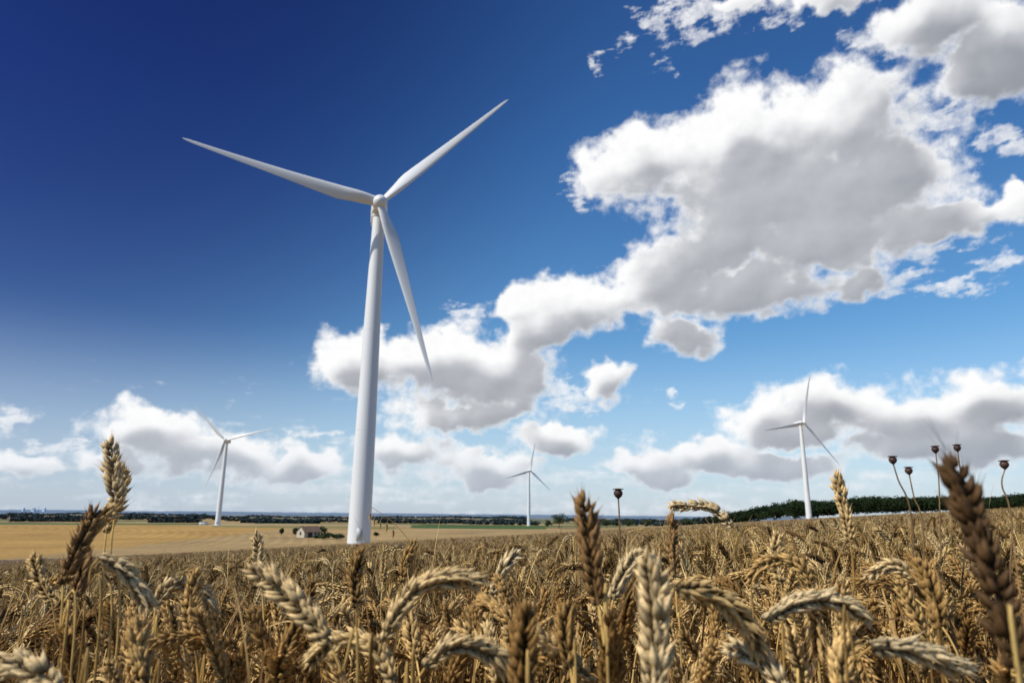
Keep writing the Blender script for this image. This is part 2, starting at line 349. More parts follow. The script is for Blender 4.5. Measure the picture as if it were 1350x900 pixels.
# ---------------------------------------------------------------- hero stalks
HERO=[
 ('tall pale upright ear rising highest above the crop at far left',.75,[(153,668),(150,625),(146,580)],[(146,740),(150,905)],.0195,'ear_pale'),
 ('brown leaning ear just below the tall pale ear at far left',.70,[(84,770),(106,718),(130,664)],[(80,830),(78,905)],.018,'ear_dark'),
 ('golden ear close behind the tallest ear at far left',.80,[(140,702),(158,655),(163,612)],[(136,760),(140,905)],.018,'ear'),
 ('ragged golden ear tangled beneath the tallest ear at far left',.72,[(92,738),(118,700),(150,668)],[(82,790),(92,905)],.018,'ear'),
 ('short shaded ear lowest in the clump at far left',.78,[(98,790),(108,756),(112,716)],[(98,830),(102,905)],.018,'ear_dark'),
 ('pale ear nodding down to the right below the tall ears at far left',.66,[(130,735),(165,752),(202,806)],[(118,765),(124,905)],.018,'ear_pale'),
 ('small ear facing left beside the clump at far left',.85,[(68,792),(52,762),(44,728)],[(74,830),(80,905)],.017,'ear'),
 ('fat pale ear leaning far over to the left, lower left of the main turbine',.56,[(434,846),(388,792),(326,744)],[(450,885),(470,960)],.0205,'ear_pale'),
 ('bright ear arched over to the right under the main turbine',.60,[(505,845),(540,785),(590,762),(646,768)],[(492,885),(482,960)],.018,'ear_pale'),
 ('big brown upright ear right of centre, tip above the horizon',.52,[(789,797),(778,730),(767,650)],[(797,850),(802,905)],.0178,'ear_dark'),
 ('slim brown upright ear right of the round poppy head in the centre',.90,[(890,760),(887,715),(886,674)],[(893,810),(900,905)],.016,'ear_dark'),
 ('ear lying level to the left above the crop, tip above the slim brown ear',.92,[(966,694),(935,668),(876,667)],[(985,745),(1000,905)],.016,'ear_pale'),
 ('large pale upright ear at the bottom edge right of centre',.45,[(862,925),(864,820),(852,724)],[(864,960),(866,1000)],.020,'ear_pale'),
 ('tan ear arched down to the right beside the large pale upright ear',.56,[(888,776),(940,783),(985,825),(1005,872)],[(872,805),(870,905)],.0185,'ear'),
 ('pale ear bowed over to the right in the lower right of the crop',.62,[(1008,818),(1058,792),(1110,795),(1150,828)],[(992,855),(985,930)],.0175,'ear_pale'),
 ('huge dark brown ear close to the lens at the right edge',.36,[(1340,880),(1302,740),(1248,594)],[(1350,920),(1358,1000)],.0175,'ear_black'),
 ('single golden upright ear below the right hand turbine',.85,[(1121,714),(1112,668),(1101,622)],[(1126,765),(1132,905)],.017,'ear'),
 ('blunt tan upright ear cut by the bottom edge at the centre',.48,[(692,925),(688,860),(694,794)],[(694,960),(696,1000)],.0195,'ear'),
 ('ear hanging straight down in the lower right of the crop',.68,[(1058,792),(1074,812),(1080,872)],[(1044,800),(1035,905)],.017,'ear'),
 ('pale ear lying nearly level at the bottom right edge',.54,[(1148,852),(1208,858),(1280,886)],[(1130,872),(1120,930)],.0185,'ear_pale'),
 ('pale ear lying level at the bottom left corner',.50,[(78,915),(42,882),(2,872)],[(96,940),(100,1000)],.0185,'ear_pale'),
 ('tan upright ear between the left corner and the fat pale ear',.74,[(258,862),(250,805),(262,748)],[(262,905),(262,960)],.0175,'ear'),
 ('ear drooping right at the bottom edge left of the blunt tan ear',.58,[(560,880),(600,850),(650,862),(680,900)],[(545,910),(540,980)],.018,'ear_pale'),
 ('golden upright ear near the right edge in front of the poppy heads',.62,[(1240,830),(1228,780),(1205,735)],[(1246,870),(1248,930)],.017,'ear'),
 ('ear bowed left near the right edge under the poppy heads',.80,[(1215,768),(1180,745),(1140,760)],[(1226,800),(1230,905)],.017,'ear_pale'),
 ('small sunlit ear standing up between the main tower and the fat pale ear',1.0,[(345,772),(340,738),(338,700)],[(348,820),(350,905)],.018,'ear_pale'),
 ('ear tipped right standing above the crop right of the main tower',1.05,[(528,770),(536,740),(548,712)],[(526,820),(524,905)],.018,'ear'),
 ('thick ear bowed left at the bottom edge below the bright arched ear',.60,[(520,900),(490,850),(440,845),(400,880)],[(530,935),(534,990)],.0185,'ear'),
 ('upright ear just right of the blunt tan ear',.62,[(752,880),(744,838),(748,795)],[(756,910),(760,950)],.018,'ear'),
 ('ear leaning right between the big brown ear and the large pale upright ear',.72,[(808,790),(822,757),(842,725)],[(802,830),(800,905)],.017,'ear_pale'),
 ('low ear leaning left below the pale bowed ear at lower right',.58,[(1040,915),(1005,872),(955,850)],[(1056,950),(1060,1000)],.0185,'ear_pale'),
 ('upright ear at the bottom edge between the two bowed ears at lower right',.56,[(1112,920),(1108,872),(1120,828)],[(1112,960),(1112,1000)],.0185,'ear'),
 ('upright ear at the bottom edge right of the left corner',.60,[(190,900),(180,855),(186,812)],[(196,930),(200,990)],.018,'ear'),
 ('ear drooping right between the left clump and the fat pale ear',.78,[(205,800),(225,772),(262,775),(285,810)],[(200,850),(198,905)],.018,'ear_pale'),
 ('upright ear just left of the bright arched ear',.82,[(470,800),(468,762),(478,722)],[(470,850),(470,905)],.0175,'ear'),
 ('ear leaning right in the middle of the crop under the smallest turbine',.90,[(650,785),(662,752),(684,724)],[(644,830),(640,905)],.017,'ear_pale'),
 ('upright ear right of the tan arched ear, under the dark wood',.88,[(1030,770),(1022,735),(1026,700)],[(1034,820),(1038,905)],.0175,'ear'),
 ('ear arched left low in the crop under the right hand turbine',.78,[(1070,770),(1050,742),(1010,742),(986,770)],[(1078,815),(1082,905)],.0165,'ear'),
]
def build_stalk(k,h):
    label,Y,ep,sp,w,mt=h
    E=[at(px,py,Y+.01*i) for i,(px,py) in enumerate(ep)]
    S=[at(px,py,Y) for px,py in sp]
    last=S[-1]; gp=np.array([last[0]+(last[0]-S[0][0])*.6,Y+.02,tz(last[0],Y)])
    base=gp.copy()
    sp3=catmull([gp,last,*S[:-1][::-1],E[0]] ,26)
    ep3=catmull(E,12)
    root=thing('wheat_stalk',base,label,'wheat','tall wheat ears standing out of the crop')
    rg=np.random.default_rng(100+k)
    v,q,t_=tube(sp3-base,np.linspace(.0013,.0009,len(sp3)),7); mk('stem',v,q,M['stem'],root,T=t_)
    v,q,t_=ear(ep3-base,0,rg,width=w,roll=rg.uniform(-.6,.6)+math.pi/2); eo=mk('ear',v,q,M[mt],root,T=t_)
    if mt=='ear_black':
        mb=MB(); d=(ep3[-1]-ep3[-2]); d/=np.linalg.norm(d)
        for a in range(5):
            o=ep3[-1-(a%3)]-base; dd=d+rg.normal(0,.16,3); dd/=np.linalg.norm(dd)
            P=np.array([o+dd*s*.024+np.array([0,0,-.003*s*s]) for s in np.linspace(0,1,5)])
            mb.add(*tube(P,np.linspace(.00018,.00006,5),4))
        v,q,t_=mb.get(); mk('awn',v,q,M['pod'],eo,T=t_*.3)
    p=sp3[int(len(sp3)*.3)]-base
    v,q,t_=ribbon(p,rg.uniform(0,6.28),.14,.006,rg,12,up=80); mk('leaf',v,q,M['leaf'],root,T=t_)
for k,h in enumerate(HERO): build_stalk(k,h)
# ---------------------------------------------------------------- individual near stalks
rg=np.random.default_rng(5)
protos_d={}; kidd={}
def add_individual(kind_i,x_,y_,rz,peak,lbl,grp):
    kd=kinds[kind_i]
    z0=tz(x_,y_)
    if protos_d.get(kind_i) is None:
        S,E,Lf=plant(np.random.default_rng(300+kind_i),kd,0,.80)
        root=thing('wheat_stalk',(x_,y_,z0),lbl,'wheat',grp,rz)
        ks=[mk('stem',*S[:2],M['stem'],root,T=S[2]), mk('ear',*E[:2],M['ear'],root,T=E[2])]
        for L_ in Lf: ks.append(mk('leaf',*L_[:2],M['leaf'],root,T=L_[2]))
        protos_d[kind_i]=root; kidd[kind_i]=ks
    else:
        s_=protos_d[kind_i]; root=s_.copy(); col.objects.link(root)
        for ch in kidd[kind_i]:
            c_=ch.copy(); col.objects.link(c_); c_.parent=root
        root['label']=lbl; root['group']=grp
    root.location=(x_,y_,z0+(peak-.80)); root.rotation_euler=(rg.normal(0,.035),rg.normal(0,.035),rz)
    return root
heroboxes=[(min(p[0] for p in h[2])-8,max(p[0] for p in h[2])+8,h[1]) for h in HERO]
cnt=0; tries=0
words={'up':'ear upright','nod':'ear bowed over','hang':'ear hanging down'}
pts=[]
while cnt<262 and tries<60000:
    tries+=1
    y_=rg.uniform(.60,1.25); x_=rg.uniform(-.80,.80)*y_
    ki=int(rg.integers(0,len(kinds))); kd=kinds[ki]
    peak=.80+(rg.uniform(-.05,.085) if kd=='up' else rg.uniform(-.08,.055))
    dz=EYE-(peak+tz(x_,y_)); off=900*dz/y_
    if off>150 or off<26: continue
    px=675+900*x_/y_
    if any(a<px<b_ and y_<d+.02 for a,b_,d in heroboxes): continue
    if any((x_-a)**2+(y_-b_)**2<.020**2 for a,b_ in pts): continue
    pts.append((x_,y_))
    side='left third' if px<450 else ('middle third' if px<900 else 'right third')
    dist='nearest rows' if y_<.9 else 'second rows'
    lbl='ripe golden stalk, %s, in the %s, %s of the crop'%(words[kd],dist,side)
    add_individual(ki,x_,y_,rg.uniform(0,6.28),peak,lbl,'wheat, %s, %s, %s'%(words[kd],dist,side))
    cnt+=1
print('individuals',cnt,tries)
# ---------------------------------------------------------------- crop stuff
def variants(lod,n):
    out=[]
    for i in range(n):
        S,E,Lf=plant(np.random.default_rng(900+lod*50+i),kinds[i%18],lod,.80)
        mb=MB(); mb.add(*S); mb.add(*E)
        for L_ in Lf: mb.add(*L_)
        out.append((mb.get(),len(S[0])))
    return out
accV=[];accQ=[];accT=[];accR=[];off=0
def scatter(xs,ys,lod,peaks,wide=1.0):
    global off
    vs=variants(lod,18)
    pick=rg.integers(0,len(vs),len(xs))
    zs=terrain(xs,ys)
    for vi,((V,Q,T),ns_) in enumerate(vs):
        idx=np.nonzero(pick==vi)[0]
        if len(idx)==0: continue
        a=rg.uniform(0,2*math.pi,len(idx)); c_,s_=np.cos(a),np.sin(a)
        Vx=V[:,0][None]*c_[:,None]-V[:,1][None]*s_[:,None]
        Vy=V[:,0][None]*s_[:,None]+V[:,1][None]*c_[:,None]
        Vx=Vx*wide+xs[idx][:,None]; Vy=Vy*wide+ys[idx][:,None]
        tilt=rg.normal(0,.06,(2,len(idx)))
        Vx+=V[:,2][None]*tilt[0][:,None]; Vy+=V[:,2][None]*tilt[1][:,None]
        Vz=V[:,2][None]+(zs[idx]+peaks[idx]-.80)[:,None]
        n=len(V)
        accV.append(np.stack([Vx,Vy,Vz],-1).reshape(-1,3).astype(np.float32))
        accQ.append((Q[None]+(np.arange(len(idx))*n)[:,None,None]+off).reshape(-1,4).astype(np.int32))
        off+=n*len(idx)
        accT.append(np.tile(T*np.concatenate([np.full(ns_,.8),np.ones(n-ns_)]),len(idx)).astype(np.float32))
        accR.append(np.repeat(rg.uniform(0,1,len(idx)),n).astype(np.float32))
def zone(y0,y1,n,tm=.98):
    ys=np.sqrt(rg.uniform(y0**2,y1**2,n)); xs=rg.uniform(-tm,tm,n)*ys
    return xs,ys
def pk(n): return np.minimum(.77+rg.normal(0,.05,n)+np.where(rg.uniform(0,1,n)<.10,rg.uniform(.02,.07,n),0),.915)
xs,ys=zone(1.05,2.2,1800); scatter(xs,ys,1,pk(len(xs)))
xs,ys=zone(2.2,4.5,4300); scatter(xs,ys,1,pk(len(xs)))
xs,ys=zone(4.5,15,12500); scatter(xs,ys,2,pk(len(xs)),1.1)
xs,ys=zone(15,48,15000); scatter(xs,ys,3,pk(len(xs)),1.5)
xs,ys=zone(48,117,15000); scatter(xs,ys,3,pk(len(xs)),2.2)
n=700; xs=rg.uniform(.7,2.2,n)*np.sign(rg.uniform(-1,1,n)); ys=rg.uniform(-.6,1.6,n); k_=np.abs(xs)>np.maximum(ys,0)*.95+.25
scatter(xs[k_],ys[k_],1,.76+rg.uniform(-.08,.04,k_.sum()))
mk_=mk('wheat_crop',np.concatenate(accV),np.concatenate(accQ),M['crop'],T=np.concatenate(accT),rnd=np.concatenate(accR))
tag(mk_,'dense ripe golden wheat crop filling the field behind the nearest stalks','wheat field',kind='stuff')
print('crop verts',off)
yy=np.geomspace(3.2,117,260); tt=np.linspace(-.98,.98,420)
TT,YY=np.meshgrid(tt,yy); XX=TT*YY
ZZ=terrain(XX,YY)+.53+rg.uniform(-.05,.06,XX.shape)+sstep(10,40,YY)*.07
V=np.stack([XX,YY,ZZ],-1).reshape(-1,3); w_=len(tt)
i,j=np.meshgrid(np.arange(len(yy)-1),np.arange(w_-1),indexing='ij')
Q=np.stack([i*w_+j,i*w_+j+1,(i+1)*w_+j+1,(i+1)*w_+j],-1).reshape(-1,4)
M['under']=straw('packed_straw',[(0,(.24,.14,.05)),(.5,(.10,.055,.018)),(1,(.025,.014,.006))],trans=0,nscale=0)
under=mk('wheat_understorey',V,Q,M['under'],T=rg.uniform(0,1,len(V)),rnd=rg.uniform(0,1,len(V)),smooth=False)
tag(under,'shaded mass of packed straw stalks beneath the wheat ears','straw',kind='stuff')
# ---------------------------------------------------------------- poppy seed heads
POP=[('round dark poppy seed head standing alone near the picture centre',.95,(815,650),[(817,700),(822,905)],.0062),
 ('leftmost poppy seed head of the right hand bunch, on a stem curving right',.9,(1177,606),[(1184,632),(1203,690),(1215,905)],.0050),
 ('second poppy seed head from the left in the right hand bunch, lowest one',.95,(1198,620),[(1205,655),(1217,700),(1228,905)],.0050),
 ('poppy seed head directly left of the huge dark ear',1.0,(1233,592),[(1238,640),(1240,720),(1246,905)],.0050),
 ('poppy seed head just behind the tip of the huge dark ear',1.02,(1262,590),[(1268,640),(1272,720),(1275,905)],.0050),
 ('poppy seed head nearest the right edge, on a bent stem',.9,(1324,612),[(1321,640),(1334,690),(1345,905)],.0054)]
for label,Y,hp,sp,rr in POP:
    hp3=at(*hp,Y); S=[at(px,py,Y) for px,py in sp]; last=S[-1]
    gp=np.array([last[0],Y,tz(last[0],Y)])
    root=thing('poppy_stalk',gp,label,'poppy seed head','dried poppy seed heads above the wheat')
    top=hp3-np.array([0,0,rr*1.0])
    P=catmull([gp,*S[::-1],top],24)-gp
    v,q,t_=tube(P,np.linspace(.0015,.0009,len(P)),6); mk('stem',v,q,M['podstem'],root,T=t_)
    prof=[(.12,-1.25),(.30,-1.1),(.38,-.95),(.72,-.7),(.98,-.2),(1.0,.15),(.86,.5),(.66,.72),(.60,.8)]
    v,q=lathe([(a*rr,b_*rr) for a,b_ in prof],16); v=v+(hp3-gp)
    cap=mk('capsule',v,q,M['pod'],root,T=np.full(len(v),.6))
    sd=32; pv=[];
    for rk,zk in [(.60,.78),(1.12,.80),(1.16,.90),(1.05,.98),(.3,1.08),(.01,1.1)]:
        for a in range(sd):
            ph=2*math.pi*a/sd; rf=rk*(1+(.07*math.cos(8*ph) if rk>1 else 0)); pv.append((rf*rr*math.cos(ph),rf*rr*math.sin(ph),zk*rr))
    q=[[i*sd+k,i*sd+(k+1)%sd,(i+1)*sd+(k+1)%sd,(i+1)*sd+k] for i in range(5) for k in range(sd)]
    mk('crown_disc',np.array(pv)+(hp3-gp),q,M['pod'],cap,T=np.full(len(pv),.9))
# wild oat
Y=.95; S=[at(a,b_,Y) for a,b_ in [(585,900),(570,780),(545,722),(518,688),(490,668)]]
gp=np.array([S[0][0],Y,tz(S[0][0],Y)]); P=catmull([gp,*S],60)
root=thing('wild_oat',gp,'thin wild oat stem leaning left in front of the main tower base','wild oat')
v,q,t_=tube(P-gp,np.linspace(.0007,.0003,len(P)),5); mk('stem',v,q,M['leaf'],root,T=t_*.6)
rgo=np.random.default_rng(3)
for i in range(5):
    p=P[-1-i*3]; h=rgo.uniform(.008,.014); e=np.array([rgo.uniform(-.004,.004),rgo.uniform(-.004,.004),-h])
    mb=MB(); mb.add(*tube(np.array([p,p+e*.5+np.array([0.001,0,.001]),p+e])-gp,.0002,4))
    fu=FU[0]; W=(p+e-gp)+fu[0]*np.array([.0015,.0015,-.010]); mb.add(W,fu[1][:,::-1],fu[2])
    mk('spikelet',*mb.get()[:2],M['ear'],root,T=mb.get()[2])
# ---------------------------------------------------------------- wind turbines
def fit(hub,tips):
    tips=sorted(tips,key=lambda p: math.atan2(-(p[1]-hub_px[1]),p[0]-hub_px[0]))
    tips=np.array(tips,float); best=None
    Z=np.array([0,0,1.])
    lo=[-60,0,20]; hi=[60,360,50]; st=[3,3,1.]
    for it in range(3):
        for ps in np.arange(lo[0],hi[0]+1e-6,st[0]):
            tl=R_(5); n=np.array([math.sin(R_(ps))*math.cos(tl),-math.cos(R_(ps))*math.cos(tl),math.sin(tl)])
            e1=np.cross(Z,n); e1/=np.linalg.norm(e1); e2=np.cross(n,e1)
            ph=np.radians(np.arange(lo[1],hi[1],st[1])); Rs=np.arange(lo[2],hi[2]+1e-6,st[2])
            PH,RS=np.meshgrid(ph,Rs); err=0
            for k in range(3):
                a=PH+2*math.pi*k/3
                P=hub+RS[...,None]*(np.cos(a)[...,None]*e1+np.sin(a)[...,None]*e2)
                err=err+((proj(P)-tips[k])**2).sum(-1)
            i_=np.unravel_index(err.argmin(),err.shape)
            if best is None or err[i_]<best[0]: best=(err[i_],ps,math.degrees(PH[i_]),RS[i_])
        w=[st[0]*1.2,st[1]*1.2,st[2]*1.2]
        lo=[best[1]-w[0],best[2]-w[1],best[3]-w[2]]; hi=[best[1]+w[0],best[2]+w[1],best[3]+w[2]]; st=[s/5 for s in st]
    return best
def blade_mesh(Rad):
    S=np.array([0.03,.05,.075,.10,.14,.18,.22,.28,.36,.46,.58,.70,.80,.88,.94,.975,.992,1.0])
    ch=np.interp(S,[0,.05,.2,.24,.5,.8,.94,.985,1],[1.6,1.65,2.75,2.7,1.8,1.0,.62,.36,.05])
    th=np.interp(S,[0,.05,.2,.4,.8,1],[1.0,1.0,.36,.24,.17,.15])
    tw=np.interp(S,[0,.2,.5,1],[18,14,5,0])
    ax=np.interp(S,[0,.05,.2,1],[.5,.5,.33,.30])
    n=20; V=[]
    for s,c,tk,w,a in zip(S,ch,th,tw,ax):
        for k in range(n):
            p=2*math.pi*k/n; x=(math.cos(p)+1)/2
            circ=math.sin(p)*.5
            foil=math.copysign(1,math.sin(p))*2.6*tk*.5*(math.sqrt(max(x,0))*(1-x))*1.0 if abs(math.sin(p))>1e-6 else 0
            bl=sstep(.04,.19,s); yy=(circ*(1-bl)*(tk if s<.05 else 1)+foil*bl)*c
            xx=-(x-a)*c
            ww=R_(w); V.append((xx*math.cos(ww)-yy*math.sin(ww),xx*math.sin(ww)*-1+yy*math.cos(ww)-1.3*s*s,s*Rad))
    m_=len(S)
    Q=[[i*n+k,i*n+(k+1)%n,(i+1)*n+(k+1)%n,(i+1)*n+k] for i in range(m_-1) for k in range(n)]
    return np.array(V),np.array(Q)
def turbine(hpx,tips,Y,label,tone):
    global hub_px
    hub_px=hpx; H=at(*hpx,Y); e,ps,ph,Rad=fit(H,tips); print('fit',label[:20],e,ps,ph,Rad)
    n=np.array([math.sin(R_(ps)),-math.cos(R_(ps)),0]); ov=3.6
    bx,by=(H-n*ov)[:2]; bz=tz(bx,by)-.1
    root=thing('wind_turbine',(bx,by,bz),label,'wind turbine','white wind turbines in the fields',R_(ps))
    hh=H[2]-bz; top=hh-1.75
    print('hub height',hh,'base px',proj(np.array([bx,by,bz])))
    v,q=lathe([(2.05,0),(2.0,top*.1),(1.86,top*.33),(1.6,top*.63),(1.2,top*.97),(1.2,top),(1.2,top+.7)],48)
    tw=mk('tower',v,q,M['white'],root)
    for fr in (.33,.63):
        rr=np.interp(fr,[0,.33,.63,1],[2.03,1.86,1.6,1.12])
        v,q=lathe([(rr-.02,top*fr-.05),(rr+.012,top*fr-.04),(rr+.012,top*fr+.04),(rr-.02,top*fr+.05)],48); mk('flange',v,q,M['white'],tw)
    v,q=lathe([(2.9,-.3),(2.9,.22),(2.75,.3),(2.0,.3)],40); mk('foundation',v,q,M['trim'],root)
    mb=MB(); mb.box((0,-2.02,2.4),(.95,.16,2.1)); mk('door',*mb.get()[:2],M['grey'],tw,smooth=False)
    v,q=lathe([(1.21,top-.1),(1.35,top+.05),(1.4,top+.5),(1.3,top+.9)],32); mk('yaw_collar',v,q,M['white'],tw)
    tl=R_(5); secs=[(-2.3,.7,.7),(-2.25,1.2,1.2),(-1.2,1.5,1.5),(.5,1.65,1.65),(3.5,1.6,1.7),(5.6,1.45,1.5),(6.2,1.1,1.15),(6.3,.5,.5),(6.32,.01,.01)]
    V=[];ns_=28
    for y_,w,h in secs:
        for k in range(ns_):
            a=2*math.pi*k/ns_; ca,sa=math.cos(a),math.sin(a); p=.62
            V.append((w*math.copysign(abs(ca)**p,ca),y_,h*math.copysign(abs(sa)**p,sa)))
    V=np.array(V); V[:,2]+=hh+.05-V[:,1]*math.sin(tl)*.9-.0
    Q=[[i*ns_+k,(i+1)*ns_+k,(i+1)*ns_+(k+1)%ns_,i*ns_+(k+1)%ns_] for i in range(len(secs)-1) for k in range(ns_)]
    nac=mk('nacelle',V,Q,M['white'],root)
    mb=MB(); mb.add(*[*tube([(0,4.6,hh+1.2),(0,4.6,hh+2.7)],.05,6)]); mb.add(*tube([(-.4,4.6,hh+2.5),(.4,4.6,hh+2.5)],.04,6)); mk('wind_vane',*mb.get()[:2],M['grey'],nac)
    v,q=lathe([(1.2,-1.4),(1.4,-1.0),(1.46,-.2),(1.40,.5),(1.2,1.0),(.8,1.4),(.35,1.62),(.01,1.68)],32,'-y')
    hub=mk('hub',v,q,M['white'],root); hub.location=(0,-ov,hh); hub.rotation_euler=(-tl,0,0)
    nl=Vector((0,-math.cos(tl),math.sin(tl))); e1=Vector((1,0,0)); e2=nl.cross(e1)
    v,q=blade_mesh(Rad); b0=None
    for k in range(3):
        a=R_(ph)+2*math.pi*k/3; b_=e1*math.cos(a)+e2*math.sin(a)
        if b0 is None: b0=mk('blade',v,q,M['blade'],root); o=b0
        else: o=b0.copy(); col.objects.link(o); o.parent=root
        yv=-nl; xv=yv.cross(b_); mm=Matrix.Identity(4)
        for i in range(3): mm[i][0]=xv[i]; mm[i][1]=yv[i]; mm[i][2]=b_[i]
        mm[0][3]=0; mm[1][3]=-ov; mm[2][3]=hh
        o.matrix_local=mm
turbine((501,267),[(240,187),(672,137),(569,502)],125,'huge white wind turbine left of centre, nearest and tallest of the four',1)
turbine((297,580),[(257,533),(358,563),(270,640)],555,'white wind turbine far off at the left beyond the stubble field',1)
turbine((699,620),[(707,581),(668,628),(728,645)],845,'smallest white wind turbine, farthest away near the middle of the horizon',1)
turbine((1060,557),[(1066,494),(1008,565),(1110,614)],508,'white wind turbine at the right in front of the dark wood',1)
# ---------------------------------------------------------------- trees
def leaves(centers,radii,per,size,rg,rnds=None):
    C=np.repeat(centers,per,axis=0); Rd=np.repeat(radii,per,axis=0); n=len(C)
    d=rg.normal(0,1,(n,3)); d/=np.linalg.norm(d,axis=1)[:,None]; d*=rg.uniform(.45,1.05,(n,1))
    P=C+d*Rd
    u=rg.normal(0,1,(n,3)); u/=np.linalg.norm(u,axis=1)[:,None]; w=rg.normal(0,1,(n,3)); w=np.cross(u,w); w/=np.linalg.norm(w,axis=1)[:,None]
    s=size*rg.uniform(.6,1.4,(n,1))
    V=np.stack([P-u*s,P-w*s*.7,P+u*s,P+w*s*.7],1).reshape(-1,3)
    Q=np.arange(4*n).reshape(-1,4)
    rn=np.repeat(rg.uniform(0,1,len(centers)),per*4)
    return V,Q,rn
def crownclumps(h,w,rg,n,low=.15):
    d=rg.normal(0,1,(n,3)); d/=np.linalg.norm(d,axis=1)[:,None]; rr=rg.uniform(0.2,.78,(n,1))
    c=d*rr*np.array([w/2,w/2,h*(1-low)/2]); c[:,2]+=h*(low+(1-low)/2)
    return c
def tree(px,Y,h,w,label,group='field trees and bushes in the valley',low=.18):
    p=at(px,690,Y); x_,y_=p[0],p[1]; z_=tz(x_,y_)
    rg_=np.random.default_rng(int(px*7+Y)); name='bush' if low<.1 else 'tree'
    root=thing(name,(x_,y_,z_),label,name,group)
    mb=MB(); mb.add(*tube([(0,0,-.2),(.05*w*.2,0,h*.25),(0,.1,h*.6)],[h*.03,h*.022,h*.01],8))
    for a in range(5):
        th=a*1.256+rg_.uniform(0,1); z0=h*rg_.uniform(.2,.45)
        mb.add(*tube([(0,0,z0),(math.cos(th)*w*.15,math.sin(th)*w*.15,z0+h*.14),(math.cos(th)*w*.3,math.sin(th)*w*.3,z0+h*.25)],[h*.012,h*.008,h*.003],5))
    mk('trunk',*mb.get()[:2],M['bark'],root,T=mb.get()[2])
    c=crownclumps(h,w,rg_,26,low); V,Q,rn=leaves(c,np.tile(np.array([[w*.17,w*.17,h*.13]]),(len(c),1)),70,max(.22,h*.028),rg_)
    mk('crown',V,Q,M['foliage'],root,T=np.full(len(V),.7),rnd=rn,smooth=False)
tree(737,500,11,14,'broad round dark tree right of the smallest turbine')
tree(722,520,6,8,'small low tree touching the broad round tree on its left')
tree(800,560,8,14,'spreading dark tree left of the gap below the central poppy head')
tree(830,600,8,15,'dark tree just right of the central poppy head')
tree(852,560,6,11,'small tree at the right end of the hedge trees by the poppy head')
tree(905,640,7,16,'low wide tree under the level lying ear')
tree(372,300,3.2,2.4,'little dark tree left of the small pale barn')
tree(432,262,2.4,7.0,'bright green bush right of the small pale barn',low=.03)
tree(447,258,2.2,6.0,'green bush touching the main tower on its left',low=.03)
tree(420,266,1.3,4.4,'low green bush in front of the barn gable',low=.03)
tree(497,300,1.8,3,'small green bush just right of the main tower',low=.03)
tree(392,305,3.4,4.5,'dark bush behind the left end of the barn',low=.03)
tree(424,305,4.0,6.5,'dark bush behind the right end of the barn',low=.03)
def wood(name,label,cat,boxes,mat,per,size,nc=9):
    cs=[];rs=[];rg_=np.random.default_rng(44)
    for (x_,y_,h,w) in boxes:
        z_=tz(x_,y_); c=crownclumps(h,w,rg_,nc,.05); cs.append(c+np.array([x_,y_,z_])); rs.append(np.tile([[w*.25,w*.25,h*.18]],(nc,1)))
    V,Q,rn=leaves(np.concatenate(cs),np.concatenate(rs),per,size,rg_)
    o=mk(name,V,Q,mat,T=np.full(len(V),.7),rnd=rn,smooth=False); tag(o,label,cat,kind='stuff')
rg2=np.random.default_rng(9); bx=[]
for i in range(900):
    px=rg2.uniform(945,1480); Y=rg2.uniform(600,700)+ (0 if px>1000 else 20)
    topy=np.interp(px,[940,965,1000,1050,1130,1200,1270,1350,1480],[683,673,665,659,654,652,654,650,645])+2*math.sin(px/17)+rg2.uniform(-.8,2.0)
    P=at(px,topy,Y); h=P[2]-tz(P[0],Y)
    if h<3: h=3
    bx.append((P[0],Y,min(h,22),rg2.uniform(12,20)))
wood('wood','dark green wood along the hilltop at the right horizon','wood',bx,M['wood'],30,.7)
bx=[]
for (pa,pb,Y,h) in [(-60,300,1500,10),(-60,120,950,5),(130,330,1900,11),(300,470,1250,7),(480,700,2200,12),(500,620,1100,6),(620,760,1000,7),(740,960,1050,9),(700,960,2100,13),(-60,700,3300,15),(600,1000,3300,15),(200,420,900,4),(0,90,2500,16),(880,950,800,8)]:
    n_=int((pb-pa)/900*Y/(h*.7))
    for i in range(n_):
        px=pa+(pb-pa)*(i+rg2.uniform())/n_
        if math.sin(px/23+Y)+math.sin(px/61+Y*2)>1.3: continue
        YY_=Y*(1+.04*math.sin(px/40))+rg2.uniform(-8,8); P=at(px,680,YY_)
        hh=h*rg2.uniform(.65,1.0)*(1+.2*math.sin(px/13)); bx.append((P[0],YY_,hh,hh*2.2))
wood('distant_hedgerows','thin dark lines of far hedges and copses along the horizon','hedgerow',bx,M['far'],10,2.0)
